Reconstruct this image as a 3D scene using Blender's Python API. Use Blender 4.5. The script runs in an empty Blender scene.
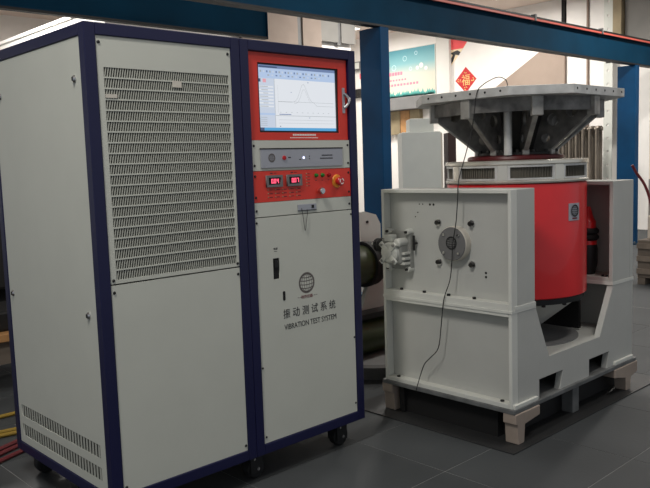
import bpy, bmesh, math, random
from mathutils import Vector, Matrix
random.seed(7)
C = bpy.context.scene.collection
sc = bpy.context.scene

# ------------------------------------------------------------------ camera
cam_d = bpy.data.cameras.new('camera'); cam = bpy.data.objects.new('camera', cam_d); C.objects.link(cam)
sc.camera = cam
cam_d.sensor_fit = 'HORIZONTAL'; cam_d.sensor_width = 36.0; cam_d.lens = 36.0*749.42/650.0
cam_d.clip_start = 0.05; cam_d.clip_end = 100
pitch, yaw, roll = 0.1053, 0.8171, -0.0333
fw = Vector((math.cos(yaw)*math.cos(pitch), math.sin(yaw)*math.cos(pitch), -math.sin(pitch)))
r0 = Vector((math.sin(yaw), -math.cos(yaw), 0)); u0 = r0.cross(fw)
rt = math.cos(roll)*r0 + math.sin(roll)*u0; up = -math.sin(roll)*r0 + math.cos(roll)*u0
cam.matrix_world = Matrix(((rt.x, up.x, -fw.x, -1.0954), (rt.y, up.y, -fw.y, -2.2256), (rt.z, up.z, -fw.z, 1.2213), (0, 0, 0, 1)))

# ------------------------------------------------------------------ world, lights, exposure
w = bpy.data.worlds.new('world'); sc.world = w; w.use_nodes = True
w.node_tree.nodes['Background'].inputs[0].default_value = (0.86, 0.92, 1.0, 1)
w.node_tree.nodes['Background'].inputs[1].default_value = 0.33
vs = sc.view_settings
vs.view_transform = 'Standard'; vs.look = 'None'; vs.gamma = 1; vs.exposure = 0.28; vs.use_curve_mapping = False

CEIL = 3.92
def area(name, loc, sx, sy, power, col=(1, .96, .9)):
    l = bpy.data.lights.new(name, 'AREA'); l.shape = 'RECTANGLE'; l.size = sx; l.size_y = sy; l.energy = power; l.color = col
    o = bpy.data.objects.new(name, l); C.objects.link(o); o.location = loc
    return o
UNSEEN_LAMPS = [  # x, y, length, width, power : all unseen, main lamp first, the rest added to brighten (built as fixtures below)
    (-1.15, -0.75, 1.2, 0.30, 66),
    (2.2, -1.7, 1.2, 0.30, 26),
    (3.3, 0.7, 1.2, 0.30, 34),
    (7.0, 4.5, 1.2, 0.30, 85),
    (9.2, 8.3, 1.2, 0.30, 100),
    (9.2, 4.9, 1.2, 0.30, 90),
    (2.0, 7.4, 1.2, 0.30, 190),
    (8.0, 0.6, 1.2, 0.30, 110),
]
for (lx, ly, a, b, pw) in UNSEEN_LAMPS:
    area('unseen_lamp_light', (lx, ly, CEIL-0.10), a-0.06, b-0.06, pw)

# ------------------------------------------------------------------ materials
def lin(c):
    return tuple((v/12.92 if v <= .04045 else ((v+.055)/1.055)**2.4) for v in [x/255 for x in c])
MATS = {}
def mat(name, rgb, rough=.5, metal=0., var=.06, scale=6., bump=0., emit=None, spec=.5, bscale=80., trans=0., coat=0.):
    if name in MATS: return MATS[name]
    m = bpy.data.materials.new(name); m.use_nodes = True; nt = m.node_tree
    b = nt.nodes['Principled BSDF']; base = lin(rgb)
    b.inputs['Roughness'].default_value = rough; b.inputs['Metallic'].default_value = metal
    b.inputs['Specular IOR Level'].default_value = spec
    if coat: b.inputs['Coat Weight'].default_value = coat
    if trans: b.inputs['Transmission Weight'].default_value = trans
    tc = nt.nodes.new('ShaderNodeTexCoord')
    n = nt.nodes.new('ShaderNodeTexNoise'); n.inputs['Scale'].default_value = scale; n.inputs['Detail'].default_value = 5
    nt.links.new(tc.outputs['Object'], n.inputs['Vector'])
    r = nt.nodes.new('ShaderNodeValToRGB')
    r.color_ramp.elements[0].position = .3; r.color_ramp.elements[1].position = .7
    r.color_ramp.elements[0].color = tuple(v*(1-var) for v in base)+(1,)
    r.color_ramp.elements[1].color = tuple(min(1, v*(1+var)) for v in base)+(1,)
    nt.links.new(n.outputs['Fac'], r.inputs['Fac']); nt.links.new(r.outputs['Color'], b.inputs['Base Color'])
    if bump:
        n2 = nt.nodes.new('ShaderNodeTexNoise'); n2.inputs['Scale'].default_value = bscale
        nt.links.new(tc.outputs['Object'], n2.inputs['Vector'])
        bp = nt.nodes.new('ShaderNodeBump'); bp.inputs['Strength'].default_value = bump; bp.inputs['Distance'].default_value = .01
        nt.links.new(n2.outputs['Fac'], bp.inputs['Height']); nt.links.new(bp.outputs['Normal'], b.inputs['Normal'])
    if emit:
        b.inputs['Emission Color'].default_value = tuple(lin(emit[0]))+(1,); b.inputs['Emission Strength'].default_value = emit[1]
    MATS[name] = m
    return m
def screen(name, rgb):
    return mat(name, (12, 12, 14), .25, emit=(rgb, .82), spec=.3)
mat('navy', (15, 17, 60), .42, var=.05, bump=.03, bscale=300)
mat('panel', (198, 200, 190), .5, var=.02, bump=.03, bscale=400)
mat('dark', (12, 12, 13), .8)
mat('black', (20, 20, 21), .55)
mat('rubber', (24, 24, 25), .75)
mat('grille_back', (34, 35, 34), .8)
mat('louver_back', (104, 104, 101), .8)
mat('louver', (178, 180, 170), .55)
mat('chrome', (205, 205, 205), .2, 1.0, var=.03)
mat('steel', (150, 150, 150), .35, 1.0, var=.1)
mat('red', (218, 58, 44), .42, var=.04)
mat('redbody', (226, 38, 42), .3, var=.05, coat=.3)
mat('silverface', (170, 172, 180), .4, .3, var=.02)
mat('ink', (38, 38, 40), .6)
mat('maroon_ink', (110, 40, 46), .6)
mat('white_ink', (240, 225, 220), .6)
mat('logo_ink', (104, 98, 95), .6)
mat('green_lamp', (20, 110, 40), .25)
mat('red_lamp', (150, 16, 24), .25)
mat('yellow', (236, 150, 50), .45)
mat('estop', (190, 28, 36), .35)
mat('seg', (40, 0, 0), .5, emit=((255, 90, 120), 1.3))
mat('blue_led', (200, 200, 255), .4, emit=((215, 220, 255), 1.4))
mat('greypaint', (188, 189, 184), .5, var=.03, bump=.05, bscale=200)
mat('greypaint_lit', (216, 217, 210), .5, var=.03)  # paler greypaint: light catching flanges and ledges is put into the colour
mat('castiron_shaded', (150, 151, 146), .6, var=.1, bump=.2, bscale=120)  # darker castiron: shade behind the gearbox cover is put into the colour
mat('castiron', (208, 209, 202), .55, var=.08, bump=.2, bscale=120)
mat('ironsteel', (116, 114, 111), .5, .4, var=.5, scale=14, bump=.15, bscale=60)
mat('platesteel', (205, 205, 202), .45, .2, var=.15, scale=20, bump=.15, bscale=120)
mat('ribedge', (158, 156, 151), .45, .3, var=.35, scale=16, bump=.15)
mat('ringmetal', (222, 218, 206), .26, .65, var=.03)
mat('darksteel', (58, 57, 56), .55, .7, var=.3, scale=12)
mat('darkred', (88, 16, 20), .4)
mat('vent', (104, 100, 90), .6, .2)
mat('lightplastic', (208, 202, 190), .5)
mat('pallet_foot', (162, 148, 136), .7, var=.12)
mat('pallet_deck', (104, 106, 106), .5, var=.3, scale=14)
mat('tile', (64, 67, 69), .6, var=.10, scale=2.5, bump=.05, bscale=60, spec=.25)
mat('grout', (140, 141, 140), .8, var=.1)
mat('mat_rubber', (36, 37, 38), .55, var=.12, bump=.1, bscale=120)
mat('beamblue', (3, 50, 74), .75, var=.2, scale=2, bump=.05, spec=.12)
mat('postblue', (2, 62, 102), .6, var=.18, scale=3, spec=.2)
mat('railred', (206, 96, 84), .5)
mat('wallwhite', (240, 237, 233), .8, var=.02, bump=.05)
mat('wallbeige', (212, 200, 186), .85, var=.05, scale=2.5, bump=.08)
mat('walltaupe', (150, 136, 126), .85, var=.06)
mat('wallgrey', (132, 130, 126), .85, var=.08, scale=3)
mat('ceilingpaint', (236, 218, 206), .9, var=.03, scale=2)
mat('seam', (150, 132, 120), .9)
mat('pilaster', (222, 220, 215), .8, var=.02)
mat('shadowbrown', (150, 134, 122), .8, var=.04)
mat('darkgreyduct', (112, 112, 112), .6, var=.1)
mat('tan', (150, 136, 108), .7, var=.2, scale=4)
mat('bgcabinet', (214, 217, 210), .5, var=.03)
mat('darkbrown', (58, 38, 34), .6)
mat('radiator', (118, 110, 100), .4, .4, var=.15)
mat('olive', (54, 64, 34), .4, var=.15)
mat('wood', (172, 128, 82), .6, var=.2, scale=10)
mat('cardboard', (110, 100, 90), .8, var=.1)
mat('wood_grey', (128, 116, 104), .7, var=.2, scale=10)
mat('yellowcable', (150, 122, 44), .5)
mat('redcable', (96, 16, 26), .5)
mat('fu_red', (196, 30, 36), .6, var=.15, scale=30)
mat('gold', (232, 196, 120), .5, var=.1)
mat('cream', (240, 220, 186), .7)
mat('bannerpink', (236, 88, 92), .7)
mat('teal', (84, 168, 160), .7)
mat('pinktext', (232, 130, 150), .7)
mat('bubble', (214, 238, 240), .7)
mat('lampglass', (255, 255, 255), .6, emit=((255, 250, 240), 2.0))
mat('scr_bg', (12, 12, 14)); 
screen('s_white', (222, 226, 232)); screen('s_blue', (176, 196, 226)); screen('s_dark', (70, 86, 116)); screen('s_line', (160, 166, 170))
screen('s_task', (86, 160, 210)); screen('s_grey', (196, 206, 222)); screen('s_pink', (226, 160, 170)); screen('s_mid', (112, 130, 168))

def poster_mat():
    m = bpy.data.materials.new('poster_print'); m.use_nodes = True; nt = m.node_tree; b = nt.nodes['Principled BSDF']
    b.inputs['Roughness'].default_value = .6
    tc = nt.nodes.new('ShaderNodeTexCoord'); sp = nt.nodes.new('ShaderNodeSeparateXYZ'); r = nt.nodes.new('ShaderNodeValToRGB')
    mr = nt.nodes.new('ShaderNodeMapRange'); mr.inputs[1].default_value = -.45; mr.inputs[2].default_value = .45
    nt.links.new(tc.outputs['Object'], sp.inputs[0]); nt.links.new(sp.outputs['Z'], mr.inputs[0]); nt.links.new(mr.outputs[0], r.inputs[0])
    e = r.color_ramp.elements
    e[0].position = 0; e[0].color = lin((212, 204, 186))+(1,); e[1].position = 1; e[1].color = lin((92, 158, 172))+(1,)
    x = e.new(.45); x.color = lin((202, 202, 188))+(1,); x = e.new(.72); x.color = lin((126, 178, 184))+(1,)
    nt.links.new(r.outputs[0], b.inputs['Base Color']); MATS['poster'] = m
poster_mat()

# ------------------------------------------------------------------ mesh helpers
class MB:
    def __init__(s): s.v = []; s.f = []; s.mi = []; s.cur = 0
    def add(s, vs, fs):
        o = len(s.v); s.v += [tuple(p) for p in vs]
        for f in fs: s.f.append(tuple(i+o for i in f)); s.mi.append(s.cur)
        return s
    def box(s, x0, x1, y0, y1, z0, z1):
        vs = [(x, y, z) for z in (z0, z1) for y in (y0, y1) for x in (x0, x1)]
        return s.add(vs, [(0, 2, 3, 1), (4, 5, 7, 6), (0, 1, 5, 4), (2, 6, 7, 3), (0, 4, 6, 2), (1, 3, 7, 5)])
    def prism(s, pts, axis, a0, a1):
        """polygon pts (2-D) in the plane normal to axis, extruded a0..a1.  axis x:(y,z) y:(x,z) z:(x,y)"""
        def P(p, a):
            return {'x': (a, p[0], p[1]), 'y': (p[0], a, p[1]), 'z': (p[0], p[1], a)}[axis]
        n = len(pts)
        vs = [P(p, a0) for p in pts]+[P(p, a1) for p in pts]
        fs = [tuple(range(n)), tuple(range(2*n-1, n-1, -1))]+[(i, n+i, n+(i+1) % n, (i+1) % n) for i in range(n)]
        return s.add(vs, fs)
    def cyl(s, p0, p1, r0, r1=None, n=20, cap=True):
        r1 = r0 if r1 is None else r1
        p0 = Vector(p0); p1 = Vector(p1); d = (p1-p0).normalized()
        a = d.orthogonal().normalized(); b = d.cross(a)
        vs = []
        for p, r in ((p0, r0), (p1, r1)):
            for i in range(n):
                t = 2*math.pi*i/n; vs.append(p+a*(r*math.cos(t))+b*(r*math.sin(t)))
        fs = [(i, (i+1) % n, n+(i+1) % n, n+i) for i in range(n)]
        if cap: fs += [tuple(range(n-1, -1, -1)), tuple(range(n, 2*n))]
        return s.add(vs, fs)
    def lathe(s, c, prof, n=48, axis='z', close=False):
        """prof: list of (r, h) along axis from centre c"""
        vs = []; m = len(prof); c = Vector(c)
        for i in range(n):
            t = 2*math.pi*i/n; ca, sa = math.cos(t), math.sin(t)
            for (r, h) in prof:
                o = {'z': (r*ca, r*sa, h), 'x': (h, r*ca, r*sa), 'y': (r*ca, h, r*sa)}[axis]
                vs.append(c+Vector(o))
        fs = []
        rng = range(m) if close else range(m-1)
        for i in range(n):
            j = (i+1) % n
            for k in rng:
                k2 = (k+1) % m
                fs.append((i*m+k, j*m+k, j*m+k2, i*m+k2))
        return s.add(vs, fs)
    def sector(s, c, ri, ro, a0, a1, z0, z1, n=8):
        """curved block about vertical axis"""
        vs = []
        for i in range(n+1):
            t = a0+(a1-a0)*i/n
            for r in (ri, ro):
                for z in (z0, z1): vs.append((c[0]+r*math.cos(t), c[1]+r*math.sin(t), z))
        fs = [(0, 1, 3, 2), (4*n, 4*n+2, 4*n+3, 4*n+1)]
        for i in range(n):
            a = 4*i; b = 4*i+4
            fs += [(a, b, b+1, a+1), (a+2, a+3, b+3, b+2), (a, a+2, b+2, b), (a+1, b+1, b+3, a+3)]
        return s.add(vs, fs)
    def tube(s, path, r, n=8):
        path = [Vector(p) for p in path]; m = len(path); vs = []
        ref = None
        for i, p in enumerate(path):
            d = (path[min(i+1, m-1)]-path[max(i-1, 0)]).normalized()
            if ref is None: ref = d.orthogonal().normalized()
            a = (ref-d*ref.dot(d)).normalized(); ref = a; b = d.cross(a)
            for k in range(n):
                t = 2*math.pi*k/n; vs.append(p+a*(r*math.cos(t))+b*(r*math.sin(t)))
        fs = [(i*n+k, i*n+(k+1) % n, (i+1)*n+(k+1) % n, (i+1)*n+k) for i in range(m-1) for k in range(n)]
        fs += [tuple(range(n-1, -1, -1)), tuple(range((m-1)*n, m*n))]
        return s.add(vs, fs)
    def build(s, name, mats, parent=None, bevel=0., smooth=True):
        me = bpy.data.meshes.new(name); me.from_pydata(s.v, [], s.f)
        for k, i in enumerate(s.mi): me.polygons[k].material_index = i
        bm = bmesh.new(); bm.from_mesh(me)
        bmesh.ops.recalc_face_normals(bm, faces=bm.faces)
        if bevel:
            es = [e for e in bm.edges if len(e.link_faces) == 2 and e.calc_face_angle(0) > .6]
            bmesh.ops.bevel(bm, geom=es, offset=bevel, segments=2, affect='EDGES', profile=.5, clamp_overlap=True)
        bm.to_mesh(me); bm.free()
        return link(name, me, mats, parent, smooth, 14 if bevel else 32)
ORG = {}
def link(name, me, mats, parent=None, smooth=True, ang=32):
    mats = [mats] if isinstance(mats, str) else mats
    idx = [p.material_index for p in me.polygons]
    me.materials.clear()
    for m in mats: me.materials.append(MATS[m])
    if len(mats) > 1: me.polygons.foreach_set('material_index', idx)
    else: me.polygons.foreach_set('material_index', [0]*len(me.polygons))
    if smooth:
        for p in me.polygons: p.use_smooth = True
        me.set_sharp_from_angle(angle=math.radians(ang))
    o = bpy.data.objects.new(name, me); C.objects.link(o)
    if parent is not None:
        og = ORG.get(parent.name, Vector((0, 0, 0)))
        me.transform(Matrix.Translation(-og)); o.parent = parent; ORG[o.name] = og
    else:
        co = [v.co for v in me.vertices]
        og = Vector(((min(c.x for c in co)+max(c.x for c in co))/2, (min(c.y for c in co)+max(c.y for c in co))/2, (min(c.z for c in co)+max(c.z for c in co))/2))
        me.transform(Matrix.Translation(-og)); o.location = og; ORG[o.name] = og
    return o
def thing(name, label, cat, loc, group=None):
    o = bpy.data.objects.new(name, None); C.objects.link(o); o.location = loc; o.empty_display_size = .1
    ORG[o.name] = Vector(loc)
    return tag(o, label, cat, group)
def tag(o, label, cat, group=None):
    o['label'] = label; o['category'] = cat
    if group: o['group'] = group
    return o
def struct(o): o['kind'] = 'structure'; return o
def stuff(o): o['kind'] = 'stuff'; return o
def share(name, src, parent, offset):
    """another copy of a part: same mesh, shifted"""
    o = bpy.data.objects.new(name, src.data); C.objects.link(o); o.parent = parent; ORG[o.name] = ORG.get(parent.name, Vector((0, 0, 0)))
    o.location = Vector(src.location)+Vector(offset)
    return o

def curve_mesh(splines, depth, name='plate', bev=0.):
    """2-D outlines (first = outer, others holes) filled and extruded to a mesh in local XY, z -depth/2..depth/2"""
    cu = bpy.data.curves.new(name, 'CURVE'); cu.dimensions = '2D'; cu.fill_mode = 'BOTH'; cu.extrude = depth/2
    for pts in splines:
        sp = cu.splines.new('POLY'); sp.points.add(len(pts)-1)
        for i, p in enumerate(pts): sp.points[i].co = (p[0], p[1], 0, 1)
        sp.use_cyclic_u = True
    return to_mesh(cu, name)
def to_mesh(cu, name):
    o = bpy.data.objects.new(name, cu); C.objects.link(o)
    dg = bpy.context.evaluated_depsgraph_get(); me = bpy.data.meshes.new_from_object(o.evaluated_get(dg))
    C.objects.unlink(o); bpy.data.objects.remove(o); me.name = name
    return me
# frames: local (x, y, z=out of the surface) -> world
def frame_front(ox, y, oz):   # surface facing -Y, x to the right, up = z
    return Matrix(((1, 0, 0, ox), (0, 0, -1, y), (0, 1, 0, oz), (0, 0, 0, 1)))
def frame_left(x, oy, oz):    # surface facing -X, local x runs towards -Y
    return Matrix(((0, 0, -1, x), (-1, 0, 0, oy), (0, 1, 0, oz), (0, 0, 0, 1)))
def text(name, body, M, size, mats, parent, width=None, depth=.0008, align='CENTER', height=None):
    cu = bpy.data.curves.new(name, 'FONT'); cu.body = body; cu.size = size; cu.align_x = align; cu.align_y = 'CENTER'; cu.extrude = depth/2
    me = to_mesh(cu, name)
    xs = [v.co.x for v in me.vertices]; ys = [v.co.y for v in me.vertices]
    if xs:
        sx = width/(max(xs)-min(xs)) if width else 1.; sy = height/(max(ys)-min(ys)) if height else 1.
        cx = (max(xs)+min(xs))/2; cy = (max(ys)+min(ys))/2
        for v in me.vertices: v.co.x = (v.co.x-cx)*sx; v.co.y = (v.co.y-cy)*sy
    me.transform(M)
    return link(name, me, mats, parent, smooth=False)
def circ(cx, cy, rx, ry=None, n=32):
    ry = ry or rx
    return [(cx+rx*math.cos(2*math.pi*i/n), cy+ry*math.sin(2*math.pi*i/n)) for i in range(n)]
def rect(x0, x1, y0, y1): return [(x0, y0), (x1, y0), (x1, y1), (x0, y1)]
def globe(name, M, R, mats, parent, th=.0015):
    """ring with meridians and parallels: the company emblem"""
    mb = MB()
    def strip(pts, wd):
        n = len(pts); L = []; Rr = []
        for i in range(n):
            a = Vector(pts[max(i-1, 0)]); b = Vector(pts[min(i+1, n-1)]); d = (b-a).normalized(); nn = Vector((-d.y, d.x))
            p = Vector(pts[i]); L.append(p+nn*wd/2); Rr.append(p-nn*wd/2)
        vs = [(p.x, p.y, th) for p in L]+[(p.x, p.y, th) for p in Rr]
        mb.add(vs, [(i, i+1, n+i+1, n+i) for i in range(n-1)])
    N = 32
    strip([(R*math.cos(2*math.pi*i/N), R*math.sin(2*math.pi*i/N)) for i in range(N+1)], R*.22)
    for k in (.0, .36, -.36, .7, -.7):
        strip([(k*R*math.cos(math.pi*(i/12-.5)), .93*R*math.sin(math.pi*(i/12-.5))) for i in range(13)], R*.06)
    for k in (-.5, -.12, .28, .62):
        w_ = math.sqrt(1-k*k)*R*.95
        strip([(-w_+2*w_*i/10, k*R-.10*R*math.sin(math.pi*i/10)) for i in range(11)], R*.09)
    me = bpy.data.meshes.new(name); me.from_pydata(mb.v, [], mb.f); me.transform(M)
    return link(name, me, mats, parent, smooth=False)

# ================================================================== THE SETTING
floor = struct(MB().box(-5, 12.5, -5, 11, -.10, -.0012).build('floor', 'grout'))
tile_src = None
for i in range(-3, 8):
    for j in range(-5, 7):
        x0 = -.02+.6*i; y0 = -.45+.48*j
        if tile_src is None:
            tile_src = MB().box(x0+.0015, x0+.5985, y0+.0015, y0+.4785, -.006, 0).build('tile', 'tile', floor, bevel=.0005); tx, ty = x0, y0
        else:
            share('tile', tile_src, floor, (x0-tx, y0-ty, 0))
# outer concrete floor beyond the tiled area
fl = MB()
fl.box(4.79, 12.4, -4.9, 10.9, -.006, -.001); fl.box(-4.9, 4.78, 2.92, 10.9, -.006, -.001); fl.box(-4.9, -1.83, -4.9, 2.91, -.006, -.001); fl.box(-1.82, 4.78, -4.9, -2.86, -.006, -.001)
struct(fl.build('floor_screed', 'tile', floor))
ceiling = struct(MB().box(-5, 12.5, -5, 11, CEIL, CEIL+.12).build('ceiling', 'ceilingpaint'))
for xs in (.6, 1.8, 2.4, 2.9): MB().box(xs, xs+.035, 2.6, 10.9, CEIL-.02, CEIL+.01).build('ceiling_batten', 'seam', ceiling)
WX = 11.0
wall_end = struct(MB().box(WX, WX+.2, 3.0, 11, 0, CEIL).build('wall_back', 'wallwhite'))
wall_r = struct(MB().box(WX, WX+.2, -5, 3.0, 0, CEIL).build('wall_right', 'wallbeige'))
MB().box(WX-.012, WX+.01, -4.9, 2.99, 1.735, 1.75).build('wall_joint', 'seam', wall_r)
MB().box(WX-.02, WX+.01, -4.9, 2.99, 0, .82).build('wall_dado', 'wallgrey', wall_r)
wall_n = struct(MB().box(-5, WX+.2, 10.9, 11.1, 0, CEIL).build('wall_far', 'wallwhite'))

# pilasters, pipe and angle strip on the end wall
pil = struct(MB().box(WX-.08, WX+.02, 6.88, 7.20, 0, CEIL).build('trim_1', 'pilaster', bevel=.006))
pil2 = struct(MB().box(WX-.08, WX+.02, 4.03, 4.40, 0, CEIL).build('trim_2', 'wallwhite', bevel=.006))
pil3 = struct(MB().box(WX-.10, WX+.02, 3.62, 3.965, 0, CEIL).build('trim_3', 'wallwhite', bevel=.006))
tag(MB().cyl((WX-.11, 3.995, 0), (WX-.11, 3.995, CEIL), .022, n=12).build('wall_pipe', 'seam'), 'thin brown vertical pipe between the two white wall pilasters', 'pipe')
an = thing('perforated_angle', 'light grey perforated steel angle running up beside the blue column', 'steel angle', (WX-.1, 3.64, 0))
am = curve_mesh([rect(-.075, .075, 0, CEIL-.01)]+[circ(0, z, .022, n=10) for z in [.4+.22*k for k in range(16)]], .008); am.transform(frame_left(WX-.106, 3.64, 0)); link('strip', am, 'bgcabinet', an)
MB().box(WX-.115, WX-.108, 3.60, 3.68, 2.72, 2.86).build('mark_plate', 'black', an)
tag(MB().box(WX-.14, WX-.0005, 3.41, 3.555, 3.05, CEIL-.001).build('timber_post', 'tan', bevel=.004), 'yellowish timber post above the crane beam beside grey panels', 'post')
for k in range(2):
    tag(MB().box(WX-.06, WX+.005, 2.42-.98*k, 3.38-.98*k, 2.98, CEIL-.04).build('wall_board', 'wallgrey', bevel=.004), 'grey board on the beige wall high above the crane beam', 'board', 'grey boards above the crane beam')
# sloping shadow on the white wall, built as a brown triangle
sp = thing('wall_shadow', 'brown sloping shadow shape on the white wall behind the shaker table', 'panel', (WX-.1, 5, 2.2))
MB().prism([(5.90, 2.47), (4.40, 3.335), (4.40, 2.42), (5.90, 2.42)], 'x', WX-.14, WX+.005).build('shadow_board', 'shadowbrown', sp)
MB().box(WX-.10, WX+.004, 4.42, 4.48, 3.30, CEIL-.001).build('shadow_hanger', 'dark', sp)

# office box in the middle distance
cab = thing('office_partition', 'white office partition box under the ceiling behind the cabinet', 'partition', (5.2, 7.5, 0))
MB().box(3.23, 7.3, 6.0, 9.6, 0, 3.13).build('partition_wall', 'wallwhite', cab)
MB().box(3.20, 7.33, 5.97, 9.63, 3.13, 3.17).build('coping', 'wallwhite', cab)
MB().box(5.15, 7.3, 6.0, 6.2, 3.17, CEIL).build('bulkhead', 'wallgrey', cab)
MB().box(5.15, 6.14, 5.90, 5.965, 2.80, CEIL).build('taupe_board', 'walltaupe', cab)
MB().box(6.24, 6.60, 5.90, 5.965, 2.84, CEIL).build('taupe_board', 'walltaupe', cab)
MB().box(6.14, 6.24, 5.93, 5.966, 2.80, CEIL).build('mullion', 'darkgreyduct', cab)
MB().box(6.60, 6.96, 5.92, 5.966, 3.03, CEIL).build('grey_board', 'wallgrey', cab)
MB().box(6.96, 7.03, 5.94, 5.967, 3.00, CEIL).build('mullion', 'darkgreyduct', cab)
MB().box(7.03, 7.33, 5.92, 5.966, 3.03, CEIL).build('grey_board', 'wallgrey', cab)

# ------------------------------------------------------------------ crane runway
bw = thing('crane_runway', 'dark blue steel crane runway beam on rectangular blue columns', 'crane beam', (6.5, 2.4, 0))
yb = 2.44; zb0, zb1 = 2.415, 2.755
MB().box(1.2, 12.2, yb-.12, yb-.03, zb0, zb0+.018).build('lower_flange', 'black', bw)  # black here puts the shaded underside into the colour
MB().box(1.2, 12.2, yb-.12, yb+.12, zb1-.018, zb1).build('upper_flange', 'beamblue', bw)
MB().box(1.2, 12.2, yb-.10, yb-.085, zb0+.018, zb1-.018).build('web', 'beamblue', bw)
MB().box(2.6, 12.2, yb-.09, yb+.09, zb1, zb1+.03).build('crane_rail', 'black', bw)
for x in (3.92, 8.98):
    c = MB().box(x, x+.115, 2.32, 2.575, .012, zb0).build('column', 'postblue', bw, bevel=.006)
    MB().box(x-.08, x+.19, 2.26, 2.64, 0, .014).build('base_plate', 'beamblue', c)
    for dx in (-.05, .16):
        for dy in (2.29, 2.61): MB().cyl((x+dx, dy, .012), (x+dx, dy, .04), .014, n=6).build('anchor_bolt', 'steel', c)
cr = bw
MB().box(4.2, 12.1, 2.285, 2.305, zb1-.035, zb1-.012).build('conductor_rail', 'railred', cr)
MB().box(4.2, 12.1, 2.28, 2.318, zb1-.012, zb1-.001).build('rail_cover', 'black', cr)
for x in (6.4, 7.95, 9.5): 
    MB().box(x, x+.03, 2.275, 2.33, zb1-.04, zb1+.03).build('insulator', 'darkgreyduct', cr)
b1 = thing('crane_girder', 'dark steel girder ending above the control cabinet, behind the runway beam', 'girder', (1.2, 3.5, zb0))
MB().box(-4.8, 3.50, 3.38, 3.40, zb0+.02, zb0+.56).build('web', 'beamblue', b1)
MB().box(-4.8, 3.50, 3.36, 3.42, zb0, zb0+.02).build('lower_flange', 'black', b1)  # shaded underside painted in as black
MB().box(-4.8, 3.50, 3.36, 3.42, zb0+.56, zb0+.58).build('upper_flange', 'beamblue', b1)
MB().box(3.495, 3.505, 3.36, 3.42, zb0, zb0+.58).build('end_plate', 'beamblue', b1)
MB().cyl((-4.5, 3.4, 0), (-4.5, 3.4, zb0), .09, n=16).build('support', 'beamblue', b1)

# fixtures of the unseen lamps, then the batten lamp
WHERE = ['above the aisle before the control cabinet', 'above the open floor before the shaker', 'above the gap between shaker and column', 'above the open floor behind the runway beam', 'above the wall poster', 'above the radiator', 'beside the white office partition', 'above the crate by the beige wall']
for (lx, ly, a, b, pw), lwhere in zip(UNSEEN_LAMPS, WHERE):
    lf = thing('unseen_lamp', 'unseen white ceiling lamp with glowing diffuser '+lwhere, 'lamp', (lx, ly, CEIL-.08), 'unseen ceiling lamps lighting the hall')
    MB().box(lx-a/2, lx+a/2, ly-b/2, ly+b/2, CEIL-.07, CEIL).build('housing', 'wallwhite', lf, bevel=.004)
    MB().box(lx-a/2+.02, lx+a/2-.02, ly-b/2+.02, ly+b/2-.02, CEIL-.085, CEIL-.07).build('unseen_diffuser', 'lampglass', lf)
bl = thing('ceiling_batten_lamp', 'thin dark batten lamp under the beige ceiling behind the girder', 'lamp', (3.4, 9.6, CEIL-.06))
MB().box(2.75, 3.75, 9.60, 9.68, CEIL-.05, CEIL).build('housing', 'darkgreyduct', bl); MB().cyl((2.8, 9.64, CEIL-.065), (3.7, 9.64, CEIL-.065), .016, n=10).build('tube', 'bgcabinet', bl)

# ================================================================== CONTROL CABINET
D, H, Z0, T, W = .823, 1.689, .11, .039, 1.2
cc = thing('control_cabinet', 'two-bay vibration test control cabinet, navy frame with grey panels on casters', 'control cabinet', (.6, .41, 0))
for k in range(2):
    x0 = .6*k+(.0008 if k else 0); x1 = .6*(k+1)-(0 if k else .0008); mb = MB()
    for xa in (x0, x1-T):
        for ya in (0, D-T):
            mb.box(xa, xa+T, ya, ya+T, Z0, H)
    for z in (Z0, H-T):
        for ya in (0, D-T): mb.box(x0+T, x1-T, ya, ya+T, z, z+T)
        for xa in (x0, x1-T): mb.box(xa, xa+T, T, D-T, z, z+T)
    fr = mb.build('rack_frame', 'navy', cc, bevel=.0025)
    MB().box(x0+.03, x1-.03, .03, D-.03, H-.012, H-.004).build('roof_panel', 'navy', fr)
    MB().box(x0+.03, x1-.03, .03, D-.03, Z0+.006, Z0+.014).build('floor_panel', 'black', fr)
    MB().box(x0+T-.004, x1-T+.004, D-.02, D-.005, Z0+T, H-T).build('back_panel', 'panel', fr)
def screw(parent, x, y, z, r=.0055):
    return MB().lathe((x, y, z), [(0.0001, -.003), (r*.7, -.003), (r, -.0012), (r, .001)], n=10, axis='y').build('screw', 'black', parent)
# grille panel
YP = .006
rows = 20; zt, zbm = 1.552, .866; pit = (zt-zbm)/rows; gx0, gx1 = .062, .547
holes = [rect(gx0, gx1, zt-pit*(i+1)+.0046, zt-pit*i) for i in range(rows)]
gm = curve_mesh([rect(T+.002, .6-T-.002, .858, H-T-.001)]+holes, .003); gm.transform(frame_front(0, YP, 0)); gp = link('grille_panel', gm, 'panel', cc, smooth=False)
sl = MB(); ns = 56; px = (gx1-gx0)/ns; wd = px*.43
for i in range(rows):
    za, zc = zt-pit*(i+1)+.0046, zt-pit*i
    for k in range(ns+1):
        xa = gx0+px*k-.007
        pts = []
        for (z, dx) in ((za-.001, 0), (zc+.001, .0065)):
            for y in (YP, YP+.0015):
                for ww in (0, wd): pts.append((min(max(xa+dx+ww, gx0), gx1), y, z))
        if abs(pts[0][0]-pts[1][0]) < 1e-5 and abs(pts[4][0]-pts[5][0]) < 1e-5: continue
        sl.add(pts, [(0, 1, 5, 4), (2, 6, 7, 3), (0, 4, 6, 2), (1, 3, 7, 5)])
stuff(sl.build('slat', 'louver', gp, smooth=False))
MB().box(T+.006, .6-T-.006, .030, .034, .86, 1.64).build('filter_mat', 'grille_back', gp)
for (x, z) in ((.050, 1.629), (.548, 1.628), (.051, .869), (.551, .869)): screw(gp, x, YP-.0015, z)
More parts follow.
